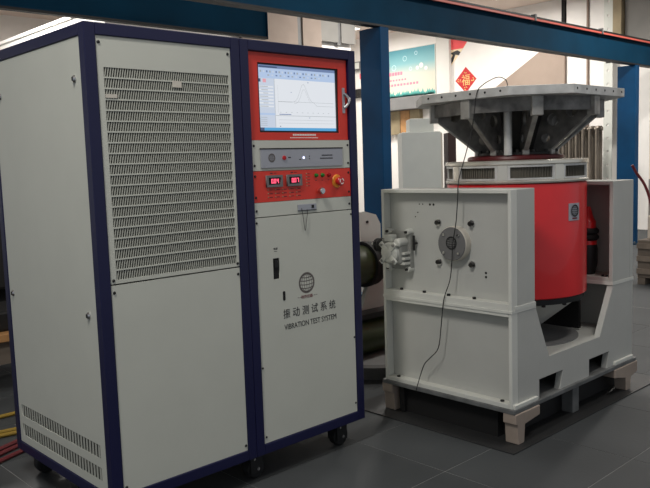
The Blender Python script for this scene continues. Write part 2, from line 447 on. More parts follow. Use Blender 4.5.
for (x0, x1, z0, z1) in ((.312, .348, 1.500, 1.522), (.063, .104, 1.456, 1.468)):
    MB().box(x0, x1, YP-.003, YP-.0015, z0, z1).build('sticker', 'lightplastic', gp)
lp = MB().box(T+.002, .6-T-.002, YP-.0015, YP+.0015, Z0+T+.001, .853).build('lower_panel', 'panel', cc)
for (x, z) in ((.051, .829), (.551, .829), (.051, .17), (.551, .17)): screw(lp, x, YP-.0015, z)
# side panel with two louvre rows
lou = [(.183, .230), (.262, .309)]
sm = curve_mesh([rect(-D+T+.002, -T-.002, Z0+T+.002, H-T-.002)]+[rect(-.752, -.081, a, b) for a, b in lou], .003); sm.transform(frame_left(.005, 0, 0))
sd = link('side_panel', sm, 'panel', cc, smooth=False)
lv = MB()
for a, b in lou:
    n = 30; p_ = (.752-.081)/n
    for k in range(n):
        y = .081+p_*(k+.2)
        lv.add([(.0045, y, a), (.0045, y+p_*.62, a), (.0045, y+p_*.62, b), (.0045, y, b), (.016, y+p_*.95, a), (.016, y+p_*.95, b)], [(0, 1, 2, 3), (1, 4, 5, 2)])
stuff(lv.build('louver', 'louver', sd, smooth=False))
MB().box(.022, .025, .05, .77, .16, .33).build('louver_backing', 'louver_back', sd)
for (y, z) in ((.088, 1.52), (.099, .75), (.745, .76), (.722, 1.518)):
    l = MB().lathe((.004, y, z), [(.0001, -.009), (.008, -.008), (.0125, -.003), (.0125, .0)], n=16, axis='x').build('latch', 'chrome', sd)
    MB().box(-.0065, -.004, y-.002, y+.002, z-.006, z+.006).build('key_slot', 'black', l)
MB().box(W-.006, W-.003, T+.002, D-T-.002, Z0+T+.002, H-T-.002).build('side_panel', 'panel', cc)
# --- right bay: monitor panel
xa, xb = .6+T+.003, W-T-.003
YM = .016
me = curve_mesh([rect(xa, xb, 1.322, H-T-.002), rect(.689, 1.109, 1.351, 1.611)], .006); me.transform(frame_front(0, YM, 0)); mp = link('monitor_panel', me, 'red', cc, smooth=False)
bz = curve_mesh([rect(.689, 1.109, 1.351, 1.611), rect(.696, 1.101, 1.358, 1.605)], .006); bz.transform(frame_front(0, YM+.004, 0)); link('bezel', bz, 'black', mp, smooth=False)
s = MB(); ys = YM+.008; sx0, sx1, sz0, sz1 = .696, 1.101, 1.358, 1.605; sw, sh = sx1-sx0, sz1-sz0
lay = [0]
def R_(u0, u1, v0, v1, m, lift=0):
    s.cur = m; y = ys-.0002*lift
    s.add([(sx0+u0*sw, y, sz0+v0*sh), (sx0+u1*sw, y, sz0+v0*sh), (sx0+u1*sw, y, sz0+v1*sh), (sx0+u0*sw, y, sz0+v1*sh)], [(0, 1, 2, 3)])
def L_(pts, wd, m, lift=2):
    s.cur = m; y = ys-.0002*lift
    for (a, b) in zip(pts[:-1], pts[1:]):
        p = Vector((sx0+a[0]*sw, sz0+a[1]*sh)); q = Vector((sx0+b[0]*sw, sz0+b[1]*sh)); d = (q-p).normalized(); n = Vector((-d.y, d.x))*wd/2
        s.add([(p.x+n.x, y, p.y+n.y), (q.x+n.x, y, q.y+n.y), (q.x-n.x, y, q.y-n.y), (p.x-n.x, y, p.y-n.y)], [(0, 1, 2, 3)])
SM = ['s_white', 's_blue', 's_dark', 's_line', 's_task', 's_grey', 's_pink', 's_mid']
R_(0, 1, 0, 1, 0); R_(0, 1, .955, 1, 7, 1); R_(0, 1, .80, .955, 1, 1); R_(0, .20, .05, .80, 5, 1); R_(0, 1, 0, .048, 4, 1); R_(0, .06, 0, .048, 2, 2)
R_(.02, .24, .962, .985, 2, 2)
for k in range(24): R_(.03+.038*k, .03+.038*k+.018, .888, .918, [3, 5, 7][k % 3], 2)
for k in range(14): R_(.12+.05*k, .12+.05*k+.022, .838, .858, [3, 5, 7][k % 3], 2)
R_(.012, .035, .74, .79, 2, 2); R_(.06, .10, .735, .79, 6, 2)
for r_ in range(7):
    R_(.015, .185, .66-.05*r_, .685-.05*r_, 0, 2); R_(.02+.02*(r_ % 3), .12, .668-.05*r_, .677-.05*r_, 3, 3)
R_(.0, .20, .24, .27, 1, 2)
for r_ in range(5): R_(.02, .10, .20-.03*r_, .207-.03*r_, 3, 2)
L_([(.20, .05), (.20, .80)], .0018, 3); L_([(.205, .235), (1, .235)], .0016, 3); R_(.25, .40, .25, .262, 7, 2)
L_([(.24, .455), (.97, .455)], .0010, 3, 3); L_([(.24, .70), (.24, .28)], .0006, 3)
cur = [(.24, .45), (.40, .45)]+[(.40+.30*t/20, .45+.29*math.exp(-((t/20-.55)/.22)**2)) for t in range(21)]+[(.74, .40), (.97, .40)]
L_(cur, .0010, 3, 4)
cur = [(.44+.22*t/16, .43+.23*math.exp(-((t/16-.6)/.25)**2)) for t in range(17)]; L_(cur, .0009, 3, 4)
L_([(.24, .12), (.97, .12)], .0008, 3); L_([(.24, .17), (.97, .17)], .0008, 3)
for k in range(10): R_(.26+.07*k, .275+.07*k, .285, .292, 3, 2)
R_(.62, .64, .765, .775, 7, 3); R_(.40, .415, .60, .607, 7, 3); R_(.63, .645, .205, .215, 7, 3); R_(.25, .265, .065, .075, 2, 3)
s.build('screen', SM, mp, smooth=False)
pr_ = MB()
for k in range(14): pr_.box(.853+.0088*k, .853+.0088*k+.0072, YM-.0036, YM-.003, 1.3385, 1.3455)
for k in range(20): pr_.box(.838+.0075*k, .838+.0075*k+.0055, YM-.0036, YM-.003, 1.3290, 1.3325)
stuff(pr_.build('small_print', 'white_ink', mp, smooth=False))
hd = MB().box(1.130, 1.142, YM-.007, YM-.003, 1.432, 1.535).build('handle', 'silverface', mp)
MB().tube([(1.138+.017*math.sin(math.pi*i/14), YM-.008-.012*math.sin(math.pi*i/14), 1.512-.058*i/14) for i in range(15)], .006, n=8).build('pull', 'chrome', mp)
# --- computer slide-in
YR = .009
cpu = MB().box(xa, xb, YR-.0015, YR+.002, 1.2065, 1.3205).build('computer_panel', 'panel', cc)
MB().box(.681, 1.113, YR-.006, YR-.0015, 1.216, 1.288).build('computer_face', 'silverface', cpu, bevel=.001)
MB().box(.679, 1.115, YR-.0072, YR-.002, 1.2865, 1.291).build('face_shadow_gap', 'black', cpu)
globe('emblem', frame_front(.733, YR-.0062, 1.254), .015, 'logo_ink', cpu, .0006)
MB().lathe((.795, YR-.006, 1.253), [(.0001, -.005), (.008, -.004), (.009, 0)], n=16, axis='y').build('power_button', 'estop', cpu)
MB().lathe((.896, YR-.006, 1.252), [(.0001, -.003), (.0048, -.002), (.005, 0)], n=12, axis='y').build('power_light', 'blue_led', cpu)
p2 = MB()
for (x, z, a, b) in ((.815, 1.2525, .014, .004), (.872, 1.244, .010, .003), (.925, 1.2555, .004, .004), (.925, 1.2455, .004, .004)): p2.box(x, x+a, YR-.0066, YR-.006, z, z+b)
for k in range(10): p2.box(.995+.006*k, .999+.006*k, YR-.0066, YR-.006, 1.2575, 1.2625)
for k in range(12): p2.box(.985+.006*k, .989+.006*k, YR-.0066, YR-.006, 1.2455, 1.2505)
stuff(p2.build('small_print', 'ink', cpu, smooth=False))
for x in (.652, 1.148):
    for z in (1.226, 1.30): screw(cpu, x, YR-.0015, z, .005)
# --- control panel
cp = MB().box(xa, xb, YR-.002, YR+.002, 1.087, 1.2045).build('control_panel', 'red', cc)
SEG = {'0': 'abcdef', '4': 'bcfg', '7': 'abc'}
for (x0, x1, tx) in ((.702, .781, '004'), (.805, .881, '007')):
    z0, z1 = 1.143, 1.188
    fm = curve_mesh([rect(x0, x1, z0, z1), rect(x0+.009, x1-.009, z0+.009, z1-.009)], .008); fm.transform(frame_front(0, YR-.006, 0)); link('meter_frame', fm, 'darkgreyduct', cp, smooth=False)
    MB().box(x0+.008, x1-.008, YR-.004, YR-.002, z0+.008, z1-.008).build('meter_window', 'dark', cp)
    g = MB(); dw, dh = .0095, .0175
    for k, ch in enumerate(tx):
        ox = x0+.026+.0135*k; oz = z0+.0137; wd = .0028
        S = {'a': (0, dw, dh-wd, dh), 'd': (0, dw, 0, wd), 'g': (0, dw, dh/2-wd/2, dh/2+wd/2), 'f': (0, wd, dh/2, dh), 'e': (0, wd, 0, dh/2), 'b': (dw-wd, dw, dh/2, dh), 'c': (dw-wd, dw, 0, dh/2)}
        for c_ in SEG[ch]: a, b, e, f_ = S[c_]; g.box(ox+a, ox+b, YR-.0052, YR-.004, oz+e, oz+f_)
        if k == 0: g.box(ox+dw+.0006, ox+dw+.0032, YR-.0052, YR-.004, oz, oz+.0028)
    g.build('meter_digits', 'seg', cp, smooth=False)
for (x, m) in ((.962, 'green_lamp'), (.997, 'green_lamp'), (1.032, 'red_lamp')):
    MB().lathe((x, YR-.002, 1.180), [(.0001, -.012), (.006, -.010), (.0078, -.004), (.0088, 0)], n=16, axis='y').build('indicator_lamp', m, cp)
for k in range(5):
    for q in range(3):
        l = MB().lathe((.712+.036*k, YR-.002, 1.132-.014*q), [(.0001, -.003), (.0022, -.002), (.0026, 0)], n=8, axis='y').build('led', 'tan', cp)
for q in range(5): MB().lathe((.911, YR-.002, 1.188-.012*q), [(.0001, -.003), (.0022, -.002), (.0026, 0)], n=8, axis='y').build('led', 'tan', cp)
p3 = MB()
for k in range(5):
    for q in range(3): p3.box(.718+.036*k, .733+.036*k, YR-.0024, YR-.002, 1.1305-.014*q, 1.1335-.014*q)
for x in (.725, .828): p3.box(x, x+.012, YR-.0024, YR-.002, 1.1935, 1.198); p3.box(x+.018, x+.032, YR-.0024, YR-.002, 1.1945, 1.197)
for x in (.958, .993, 1.028): p3.box(x, x+.008, YR-.0024, YR-.002, 1.158, 1.161)
for q in range(5): p3.box(.917, .929, YR-.0024, YR-.002, 1.1865-.012*q, 1.189-.012*q)
stuff(p3.build('small_print', 'maroon_ink', cp, smooth=False))
es = MB().lathe((1.079, YR-.002, 1.152), [(.0001, -.004), (.025, -.004), (.028, 0)], n=28, axis='y').build('emergency_stop', 'yellow', cp)
MB().lathe((1.079, YR-.006, 1.152), [(.013, 0), (.012, -.010), (.018, -.013), (.019, -.020), (.016, -.025), (.0001, -.026)], n=24, axis='y').build('mushroom_button', 'estop', cp)
mk = MB()
for k in range(3):
    t = 2*math.pi*k/3
    mk.sector((0, 0), .008, .0125, t, t+1.5, 0, .0006, n=6)
mk.v = [(1.079+a, YR-.0322-c, 1.152+b) for (a, b, c) in mk.v]
mk.build('twist_arrows', 'white_ink', cp, smooth=False)
MB().lathe((.979, YR-.002, 1.117), [(.009, 0), (.009, -.006), (.0135, -.008), (.0135, -.020), (.011, -.023), (.0001, -.023)], n=24, axis='y').build('gain_knob', 'chrome', cp)
for x in (.652, 1.148):
    for z in (1.106, 1.186): screw(cp, x, YR-.002, z, .005)
# --- blank with socket plate
bp = MB().box(xa, xb, YR-.002, YR+.002, 1.032, 1.0855).build('blank_panel', 'panel', cc)
MB().box(.858, .957, YR-.005, YR-.002, 1.044, 1.068).build('socket_plate', 'silverface', bp, bevel=.0008)
MB().box(.858, .957, YR-.0056, YR-.002, 1.042, 1.0445).build('plate_edge', 'black', bp)
MB().box(.930, .943, YR-.0062, YR-.005, 1.050, 1.063).build('key_socket', 'black', bp)
for x in (.652, 1.148): screw(bp, x, YR-.002, 1.055, .005)
st = MB().tube([(.876, .003, 1.052), (.877, -.001, 1.03), (.880, -.002, .998), (.885, -.001, .968), (.8865, -.0015, .962), (.889, -.002, .972), (.895, -.002, 1.000), (.902, -.001, 1.032), (.905, .003, 1.046)], .0012, n=6).build('hang_string', 'ink', bp)
# --- door
dm = curve_mesh([rect(xa, xb, Z0+T+.002, 1.0285), rect(.720, .751, .786, .868)], .004); dm.transform(frame_front(0, .007, 0)); dr = link('door', dm, 'panel', cc, smooth=False)
MB().box(.721, .750, .008, .016, .787, .867).build('power_switch', 'dark', dr)
MB().box(.726, .745, .002, .008, .832, .860).build('switch_rocker', 'black', dr)
MB().prism([(.769+.006*math.cos(t), .7155+(.013 if math.sin(t) >= 0 else -.013)+.006*math.sin(t)) for t in [2*math.pi*(i+.5)/16 for i in range(16)]], 'y', .0035, .006).build('door_lock', 'dark', dr)
text('lettering', '电源', frame_front(.735, .0048, .905), .012, 'ink', dr, width=.020, height=.009)
MB().box(.727, .743, .0046, .005, .894, .8955).build('underline', 'ink', dr)
globe('emblem', frame_front(.890, .0049, .752), .0385, 'logo_ink', dr, .0002)
text('lettering', '剑乔仪器', frame_front(.889, .0046, .697), .02, 'maroon_ink', dr, width=.062, height=.014)
for x in (.840, .852, .925, .937): MB().box(x, x+.008, .0044, .005, .696, .698).build('dash', 'logo_ink', dr)
cn = '振动测试系统'
for k, ch in enumerate(cn): text('lettering', ch, frame_front(.779+.0498*k, .0046, .643), .036, 'ink', dr, width=.035, height=.037)
text('lettering', 'VIBRATION TEST SYSTEM', frame_front(.9065, .0046, .590), .03, 'ink', dr, width=.284, height=.022)
for (x, z) in ((1.153, 1.01), (.648, .45), (1.153, .48), (1.150, .19), (.652, .175), (.648, 1.01)): screw(dr, x, .005, z, .0045)
# --- casters
cas = None
for (x, y) in ((.63, .075), (1.10, .075), (.08, .76), (.08, .075), (.63, .76), (1.10, .76)):
    c = MB().box(x-.045, x+.045, y-.04, y+.04, .103, .111).box(x-.03, x+.03, y-.030, y-.026, .028, .104).box(x-.03, x+.03, y+.026, y+.030, .028, .104).build('caster', 'black', cc)
    MB().lathe((x+.005, y, .0425), [(.012, -.02), (.036, -.02), (.042, -.016), (.0425, 0), (.042, .016), (.036, .02), (.012, .02)], n=24, axis='y').build('wheel', 'rubber', c)
    MB().cyl((x+.005, y-.034, .0425), (x+.005, y+.034, .0425), .007, n=10).build('axle_bolt', 'chrome', c)
    MB().cyl((x-.012, y-.034, .085), (x-.012, y-.030, .085), .005, n=10).build('pin', 'chrome', c)

# ================================================================== SHAKER
X0, X1, YA, YB = 1.579, 2.712, -.503, .218
CX, CY = 2.182, -.1425
sk = thing('vibration_shaker', 'electrodynamic vibration shaker, red drum in a grey trunnion frame with silver ring', 'vibration shaker', (2.145, CY, .16))
ZB, ZM, ZT = .16, .589, 1.094
RX = X0+.046
# base: front and back cheek with U cut and fork pockets
prof = [(RX, ZB), (1.794, ZB), (1.794, .246), (2.000, .246), (1.973, ZB), (2.247, ZB), (2.247, .243), (2.454, .243), (2.428, ZB), (X1, ZB), (X1, .575), (2.495, .575), (2.355, .334), (1.877, .334), (1.765, .575), (RX, .575)]
bs = MB().prism(prof, 'y', YA, YA+.03).build('base', 'greypaint', sk)
MB().prism(prof, 'y', YB-.03, YB).build('rear_cheek', 'greypaint', bs)
MB().box(RX, RX+.012, YA+.03, YB-.03, ZB, .575).build('side_web', 'greypaint', bs)
MB().box(X1-.012, X1, YA+.03, YB-.03, ZB, .575).build('side_web', 'greypaint', bs)
MB().box(1.70, 2.62, YA+.028, YB-.028, .300, .333).build('pan', 'greypaint', bs)
MB().box(1.69, 1.70, YA+.028, YB-.028, .30, .575).build('inner_wall', 'greypaint', bs)
MB().box(2.62, 2.63, YA+.028, YB-.028, .30, .575).build('inner_wall', 'greypaint', bs)
# flanges of the near side channel (base)
def flange(z0, z1, par, xa=X0, xb=RX, t=.016, bot=.02, top=.018):
    MB().box(xa, xb, YA, YA+t, z0, z1).build('flange', 'greypaint_lit', par, bevel=.002)
    MB().box(xa, xb, YB-t, YB, z0, z1).build('flange', 'greypaint_lit', par, bevel=.002)
    MB().box(xa, xb, YA+t, YB-t, z0, z0+bot).build('flange', 'greypaint_lit', par, bevel=.002)
    MB().box(xa, xb, YA+t, YB-t, z1-top, z1).build('flange', 'greypaint_lit', par, bevel=.002)
flange(ZB, .575, bs)
MB().box(1.585, 1.768, YA-.012, YA+.001, ZB, ZB+.018).build('foot_strip', 'greypaint_lit', bs, bevel=.002)
MB().box(2.50, 2.70, YA-.012, YA+.001, ZB, ZB+.018).build('foot_strip', 'greypaint_lit', bs, bevel=.002)
for y in (.15, -.44): MB().cyl((1.60, y, ZB+.018), (1.60, y, ZB+.026), .009, n=8).build('bolt', 'black', bs)
# near trunnion frame (upper)
nf = MB().box(RX, 1.762, YA, YB, .592, ZT).build('trunnion_frame', 'greypaint', sk, bevel=.003)
flange(.583, ZT, nf, bot=.030, top=.016)
MB().box(X0-.004, 1.766, YA-.002, YB+.002, .573, .584).build('parting_plate', 'greypaint_lit', nf)
MB().box(1.60, 1.764, YA-.003, YA+.02, .584, .600).build('seam_strip', 'greypaint_lit', nf)
for y in (.12, -.02, -.16, -.30): MB().cyl((1.60, y, .612), (1.60, y, .622), .009, n=6).build('bolt', 'black', nf)
# far frame, open to the drum
fm_ = MB().box(2.675, X1, YA, YB, .59, ZT).box(2.488, 2.675, YA, YA+.02, .59, ZT).box(2.488, 2.675, YB-.02, YB, .59, ZT).box(2.488, 2.675, YA+.02, YB-.02, ZT-.018, ZT).box(2.488, 2.675, YA+.02, YB-.02, .59, .61)
f2 = fm_.build('trunnion_frame', 'greypaint', sk, bevel=.002)
MB().box(2.484, X1+.004, YA-.002, YB+.002, .573, .590).build('parting_plate', 'greypaint_lit', f2)
for y in (-.46, -.44): MB().cyl((2.51, y, .609), (2.51, y, .62), .007, n=6).build('bolt', 'black', f2)
# bolts and cover on the near frame
for (y, z) in ((-.092, .943), (-.275, .943), (-.094, .761), (-.277, .761)):
    b = MB().cyl((RX+.001, y, z), (RX-.006, y, z), .016, n=20).build('bolt', 'chrome', nf)
    MB().cyl((RX-.006, y, z), (RX-.020, y, z), .0110, n=6).build('bolt_head', 'darksteel', nf)
cv = MB().lathe((RX, -.192, .852), [(.078, .002), (.078, -.034), (.075, -.038)], n=48, axis='x').build('bearing_cover', 'lightplastic', nf)
MB().lathe((RX, -.192, .852), [(.075, -.037), (.073, -.041), (.0001, -.041)], n=48, axis='x').build('cover_face', 'darkgreyduct', nf)
globe('emblem', frame_left(RX-.0412, -.192, .856), .027, 'ink', nf, .0006)
for a in (45, 135, 225, 315):
    t = math.radians(a); MB().cyl((RX-.041, -.192+.057*math.cos(t), .852+.057*math.sin(t)), (RX-.047, -.192+.057*math.cos(t), .852+.057*math.sin(t)), .0065, n=10).build('cover_screw', 'chrome', nf)
for (y, z) in ((-.346, .729), (-.346, .711), (-.043, 1.023), (-.064, 1.023), (0.0, 1.024), (.02, 1.024), (.03, .985), (.045, .965)):
    MB().cyl((RX+.002, y, z), (RX-.0015, y, z), .0055 if y < -.01 else .003, n=10).build('plug', 'black', nf)
# wing latch
wl = MB().cyl((RX, .040, .840), (RX-.022, .040, .840), .006, n=10).build('wing_latch', 'black', nf)
MB().box(RX-.026, RX-.017, .035, .046, .806, .878).build('wing', 'black', nf, bevel=.003)
# gearbox at the far end of the near frame
gb = MB().box(1.548, RX+.001, .075, .195, .745, .862).build('tilt_gearbox', 'castiron_shaded', sk, bevel=.008)
GX = 1.548; GY, GZ = .135, .797
MB().lathe((GX, GY, GZ), [(.052, .0), (.050, -.014), (.042, -.020), (.024, -.021), (.022, -.028), (.0001, -.030)], n=32, axis='x').build('round_cover', 'castiron', gb)
for a in (45, 135, 225, 315):
    t = math.radians(a); c = (math.cos(t), math.sin(t)); y, z = GY+.054*c[0], GZ+.054*c[1]
    arm = MB().box(-.010, .0, .016, .066, -.011, .011)
    Ma = Matrix.Translation((GX-.016, GY, GZ)) @ Matrix.Rotation(t, 4, 'X'); arm.v = [tuple(Ma @ Vector(v)) for v in arm.v]; arm.build('cross_arm', 'greypaint_lit', gb, bevel=.0015)
    MB().cyl((GX-.026, y, z), (GX-.034, y, z), .007, n=6).build('arm_bolt', 'steel', gb)
MB().box(1.600, RX+.001, .058, .205, .712, .895).build('mount_plate', 'castiron_shaded', gb, bevel=.003)
for (y, z) in ((.190, .893), (.072, .893), (.072, .716), (.190, .716)):
    MB().lathe((1.600, y, z), [(.0001, -.014), (.013, -.012), (.015, 0), (.015, .026)], n=16, axis='x').build('mount_lug', 'castiron', gb)
    MB().cyl((1.588, y, z), (1.578, y, z), .007, n=6).build('lug_bolt', 'darksteel', gb)
for q in range(3): MB().box(1.556, 1.60, .060, .090, .788-.024*q, .800-.024*q).build('cooling_fin', 'castiron', gb, bevel=.002)
MB().lathe((GX+.02, .092, .845), [(.021, .03), (.021, -.026), (.015, -.032), (.0001, -.032)], n=18, axis='x').build('oil_plug', 'castiron', gb)
MB().box(1.535, 1.575, .120, .165, .850, .882).build('sight_block', 'castiron', gb, bevel=.004)
MB().lathe((GX, .150, .735), [(.012, .01), (.012, -.012), (.0001, -.014)], n=14, axis='x').build('drain_plug', 'castiron', gb)
MB().lathe((1.58, .196, .825), [(.034, 0), (.036, .03), (.03, .04), (.034, .05), (.03, .06), (.0001, .062)], n=24, axis='y').build('seal_cap', 'rubber', gb)
MB().lathe((1.58, .19, .830), [(.012, -.02), (.012, .09), (.0001, .09)], n=12, axis='y').build('input_shaft', 'chrome', gb)
# drum
dp = [(.0001, .56), (.322, .56), (.338, .568), (.338, 1.10), (.330, 1.104), (.0001, 1.104)]
drum = MB().lathe((CX, CY, 0), dp, n=96).build('drum', 'redbody', sk)
MB().lathe((CX, CY, 0), [(.25, .535), (.325, .535), (.325, .561), (.25, .561)], n=64, close=True).build('drum_skirt', 'black', sk)
MB().lathe((CX, CY, 0), [(.0001, .340), (.09, .340), (.10, .37), (.305, .537), (.0001, .537)], n=64).build('lower_cone', 'greypaint', sk)
for k in range(16):
    t = 2*math.pi*(k+.5)/16; MB().cyl((CX+.305*math.cos(t), CY+.305*math.sin(t), .523), (CX+.305*math.cos(t), CY+.305*math.sin(t), .537), .010, n=6).build('drum_bolt', 'darksteel', sk)
MB().lathe((CX, CY, 0), [(.0001, .333), (.30, .333), (.30, .341), (.0001, .341)], n=64).build('pan_disc', 'darkgreyduct', sk)  # disc of darker grey on the pan under the drum
MB().box(2.43, 2.45, -.352, .10, .342, .534).build('shade_sheet', 'black', sk)  # black sheet added for the shadowed space under the drum
# silver ventilation ring
rg = MB().lathe((CX, CY, 0), [(.30, 1.106), (.343, 1.106), (.345, 1.110), (.345, 1.118), (.338, 1.122), (.31, 1.122), (.30, 1.122)], n=96, close=True).build('vent_ring', 'ringmetal', sk)
MB().lathe((CX, CY, 0), [(.14, 1.190), (.339, 1.190), (.346, 1.195), (.346, 1.207), (.341, 1.213), (.14, 1.213)], n=96, close=True).build('ring_cap', 'ringmetal', rg)
MB().lathe((CX, CY, 0), [(.322, 1.12), (.322, 1.192)], n=96).build('inner_wall', 'vent', rg)
fins = MB()
for k in range(160):
    t = 2*math.pi*k/160; fins.sector((CX, CY), .321, .328, t-.006, t+.006, 1.122, 1.190, n=1)
stuff(fins.build('fin', 'vent', rg, smooth=False))
for k in range(8):
    t = math.radians(45*k+22.5); h = math.radians(4.0)
    MB().sector((CX, CY), .326, .342, t-h, t+h, 1.121, 1.191, n=5).build('post', 'ringmetal', rg)
    t = math.radians(45*k); g = math.radians(18.6); e = math.radians(1.0)
    fr = MB()
    fr.sector((CX, CY), .331, .340, t-g, t+g, 1.122, 1.131, n=10); fr.sector((CX, CY), .331, .340, t-g, t+g, 1.181, 1.190, n=10)
    fr.sector((CX, CY), .331, .340, t-g, t-g+e*2, 1.131, 1.181, n=2); fr.sector((CX, CY), .331, .340, t+g-2*e, t+g, 1.131, 1.181, n=2)
    fr.build('window_frame', 'platesteel', rg)
MB().lathe((CX, CY, 0), [(.0001, 1.213), (.232, 1.213), (.236, 1.219), (.232, 1.232), (.215, 1.237), (.0001, 1.237)], n=64).build('armature_flange', 'darkred', sk)
# nameplate on drum
npl = MB().sector((CX, CY), .3375, .3405, math.radians(257), math.radians(270.5), .925, 1.005, n=8).build('nameplate', 'silverface', sk)
th_ = math.radians(264); Mg = Matrix.Translation((CX+.3415*math.cos(th_), CY+.3415*math.sin(th_), .970)) @ Matrix.Rotation(th_, 4, 'Z') @ Matrix(((0, 0, 1, 0), (1, 0, 0, 0), (0, 1, 0, 0), (0, 0, 0, 1)))
globe('emblem', Mg, .026, 'ink', npl, .0006)
MB().sector((CX, CY), .3405, .3412, math.radians(261), math.radians(267), .931, .938, n=4).build('print_line', 'maroon_ink', npl, smooth=False)
# bellows beside the drum
BX, BY = 2.56, -.333
MB().lathe((BX, BY, 0), [(.0001, .61), (.034, .61), (.048, .66), (.050, .74), (.045, .765), (.0001, .765)], n=32).build('isolator_cup', 'black', sk)
MB().lathe((BX, BY, 0), [(.0001, .764), (.045, .764), (.045, .785), (.0001, .785)], n=32).build('isolator_plate', 'redbody', sk)
MB().lathe((BX, BY, 0), [(.0001, .785), (.045, .787), (.055, .797), (.055, .808), (.045, .818), (.055, .828), (.055, .84), (.045, .85), (.0001, .851)], n=32).build('bellows', 'rubber', sk)
MB().lathe((BX, BY, 0), [(.0001, .851), (.040, .851), (.040, .885), (.030, .90), (.012, .96), (.0001, .962)], n=32).build('isolator_head', 'redbody', sk)

# ================================================================== HEAD EXPANDER
hx = thing('head_expander', 'raw steel head expander table with ribs, bolted on the shaker', 'expander table', (CX, CY, 1.237))
HC = (2.195, -.14); hh, ch = .44, .20; PZ0, PZ1 = 1.495, 1.535
oct_ = [(hh, -hh+ch), (hh, hh-ch), (hh-ch, hh), (-hh+ch, hh), (-hh, hh-ch), (-hh, -hh+ch), (-hh+ch, -hh), (hh-ch, -hh)]
tp = MB().prism([(HC[0]+a, HC[1]+b) for a, b in oct_], 'z', PZ0, PZ1).build('table_plate', 'platesteel', hx, bevel=.002)
for k in range(6):
    y = HC[1]-hh+ch+.04+k*(2*hh-2*ch-.08)/5
    MB().cyl((HC[0]-hh-.0006, y, 1.517), (HC[0]-hh+.01, y, 1.517), .0055, n=10).build('edge_hole', 'dark', tp)
    x = HC[0]-hh+ch+.03+k*(2*hh-2*ch-.06)/5
    MB().cyl((x, HC[1]-hh-.0006, 1.517), (x, HC[1]-hh+.01, 1.517), .0055, n=10).build('edge_hole', 'dark', tp)
MB().lathe((HC[0], HC[1], 0), [(.0001, 1.2372), (.195, 1.2372), (.195, 1.250), (.12, 1.252), (.10, 1.27), (.17, 1.496), (.0001, 1.496)], n=48).build('core', 'darksteel', hx)
RS = .415
for k in range(8):
    t = math.radians(45*k)
    rib = curve_mesh([[(.10, 1.250), (.19, 1.250), (.205, 1.262), (RS-.01, 1.425), (RS-.01, 1.496), (.10, 1.496)], circ(.205, 1.40, .030, n=16), circ(.30, 1.435, .028, n=16), circ(.165, 1.315, .022, n=16)], .014)
    M = Matrix.Translation((HC[0], HC[1], 0)) @ Matrix.Rotation(t, 4, 'Z') @ Matrix(((1, 0, 0, 0), (0, 0, -1, 0), (0, 1, 0, 0), (0, 0, 0, 1)))
    rib.transform(M); rb = link('rib', rib, 'ironsteel', hx, smooth=False)
    # outer lip of the rib
    m = MB(); a = Vector((.20, 0, 1.258)); b = Vector((RS-.012, 0, 1.424)); d = (b-a).normalized(); n_ = Vector((d.z, 0, -d.x))*.004
    for q in ((-1), (1)):
        pass
    hw = .011
    vs = []
    for p in (a, b):
        for s_ in (-hw, hw):
            for off in (-1, 1): vs.append(p+Vector((0, s_, 0))+n_*off)
    m.add(vs, [(0, 1, 3, 2), (4, 6, 7, 5), (0, 4, 5, 1), (2, 3, 7, 6), (0, 2, 6, 4), (1, 5, 7, 3)])
    m.v = [tuple(Matrix.Translation((HC[0], HC[1], 0)) @ Matrix.Rotation(t, 4, 'Z') @ Vector(v)) for v in m.v]
    m.build('rib_lip', 'ribedge', rb, smooth=False)
    blk = MB().box(RS-.028, RS+.012, -.025, .025, 1.408, 1.4955)
    blk.v = [tuple(Matrix.Translation((HC[0], HC[1], 0)) @ Matrix.Rotation(t, 4, 'Z') @ Vector(v)) for v in blk.v]
    blk.build('corner_block', 'ribedge', hx, bevel=.003)
    nb = MB().box(.175, .205, -.016, .016, 1.2372, 1.262)
    nb.v = [tuple(Matrix.Translation((HC[0], HC[1], 0)) @ Matrix.Rotation(t, 4, 'Z') @ Vector(v)) for v in nb.v]
    nb.build('foot_block', 'ribedge', hx, bevel=.002)
    # skirt panel to next rib
    t2 = math.radians(45*(k+1)); p = Vector((math.cos(t), math.sin(t), 0))*(RS-.004); q = Vector((math.cos(t2), math.sin(t2), 0))*(RS-.004)
    e = (q-p).normalized(); nn = Vector((e.y, -e.x, 0))*.006; c0 = Vector((HC[0], HC[1], 0))
    pts = [c0+p-nn, c0+q-nn, c0+q+nn, c0+p+nn]
    MB().prism([(v.x, v.y) for v in pts], 'z', 1.432, 1.4955).build('skirt_panel', 'ironsteel', hx)
for a in (203, 23):
    t = math.radians(a); x, y = HC[0]+.235*math.cos(t), HC[1]+.235*math.sin(t)
    MB().cyl((x, y, 1.2372), (x, y, 1.4955), .019, n=20).build('tube_strut', 'platesteel', hx)
for k in range(16):
    t = math.radians(22.5*k+11.25); x, y = HC[0]+.19*math.cos(t), HC[1]+.19*math.sin(t)
    MB().cyl((x, y, 1.249), (x, y, 1.263), .010, n=6).build('bolt', 'darksteel', hx)

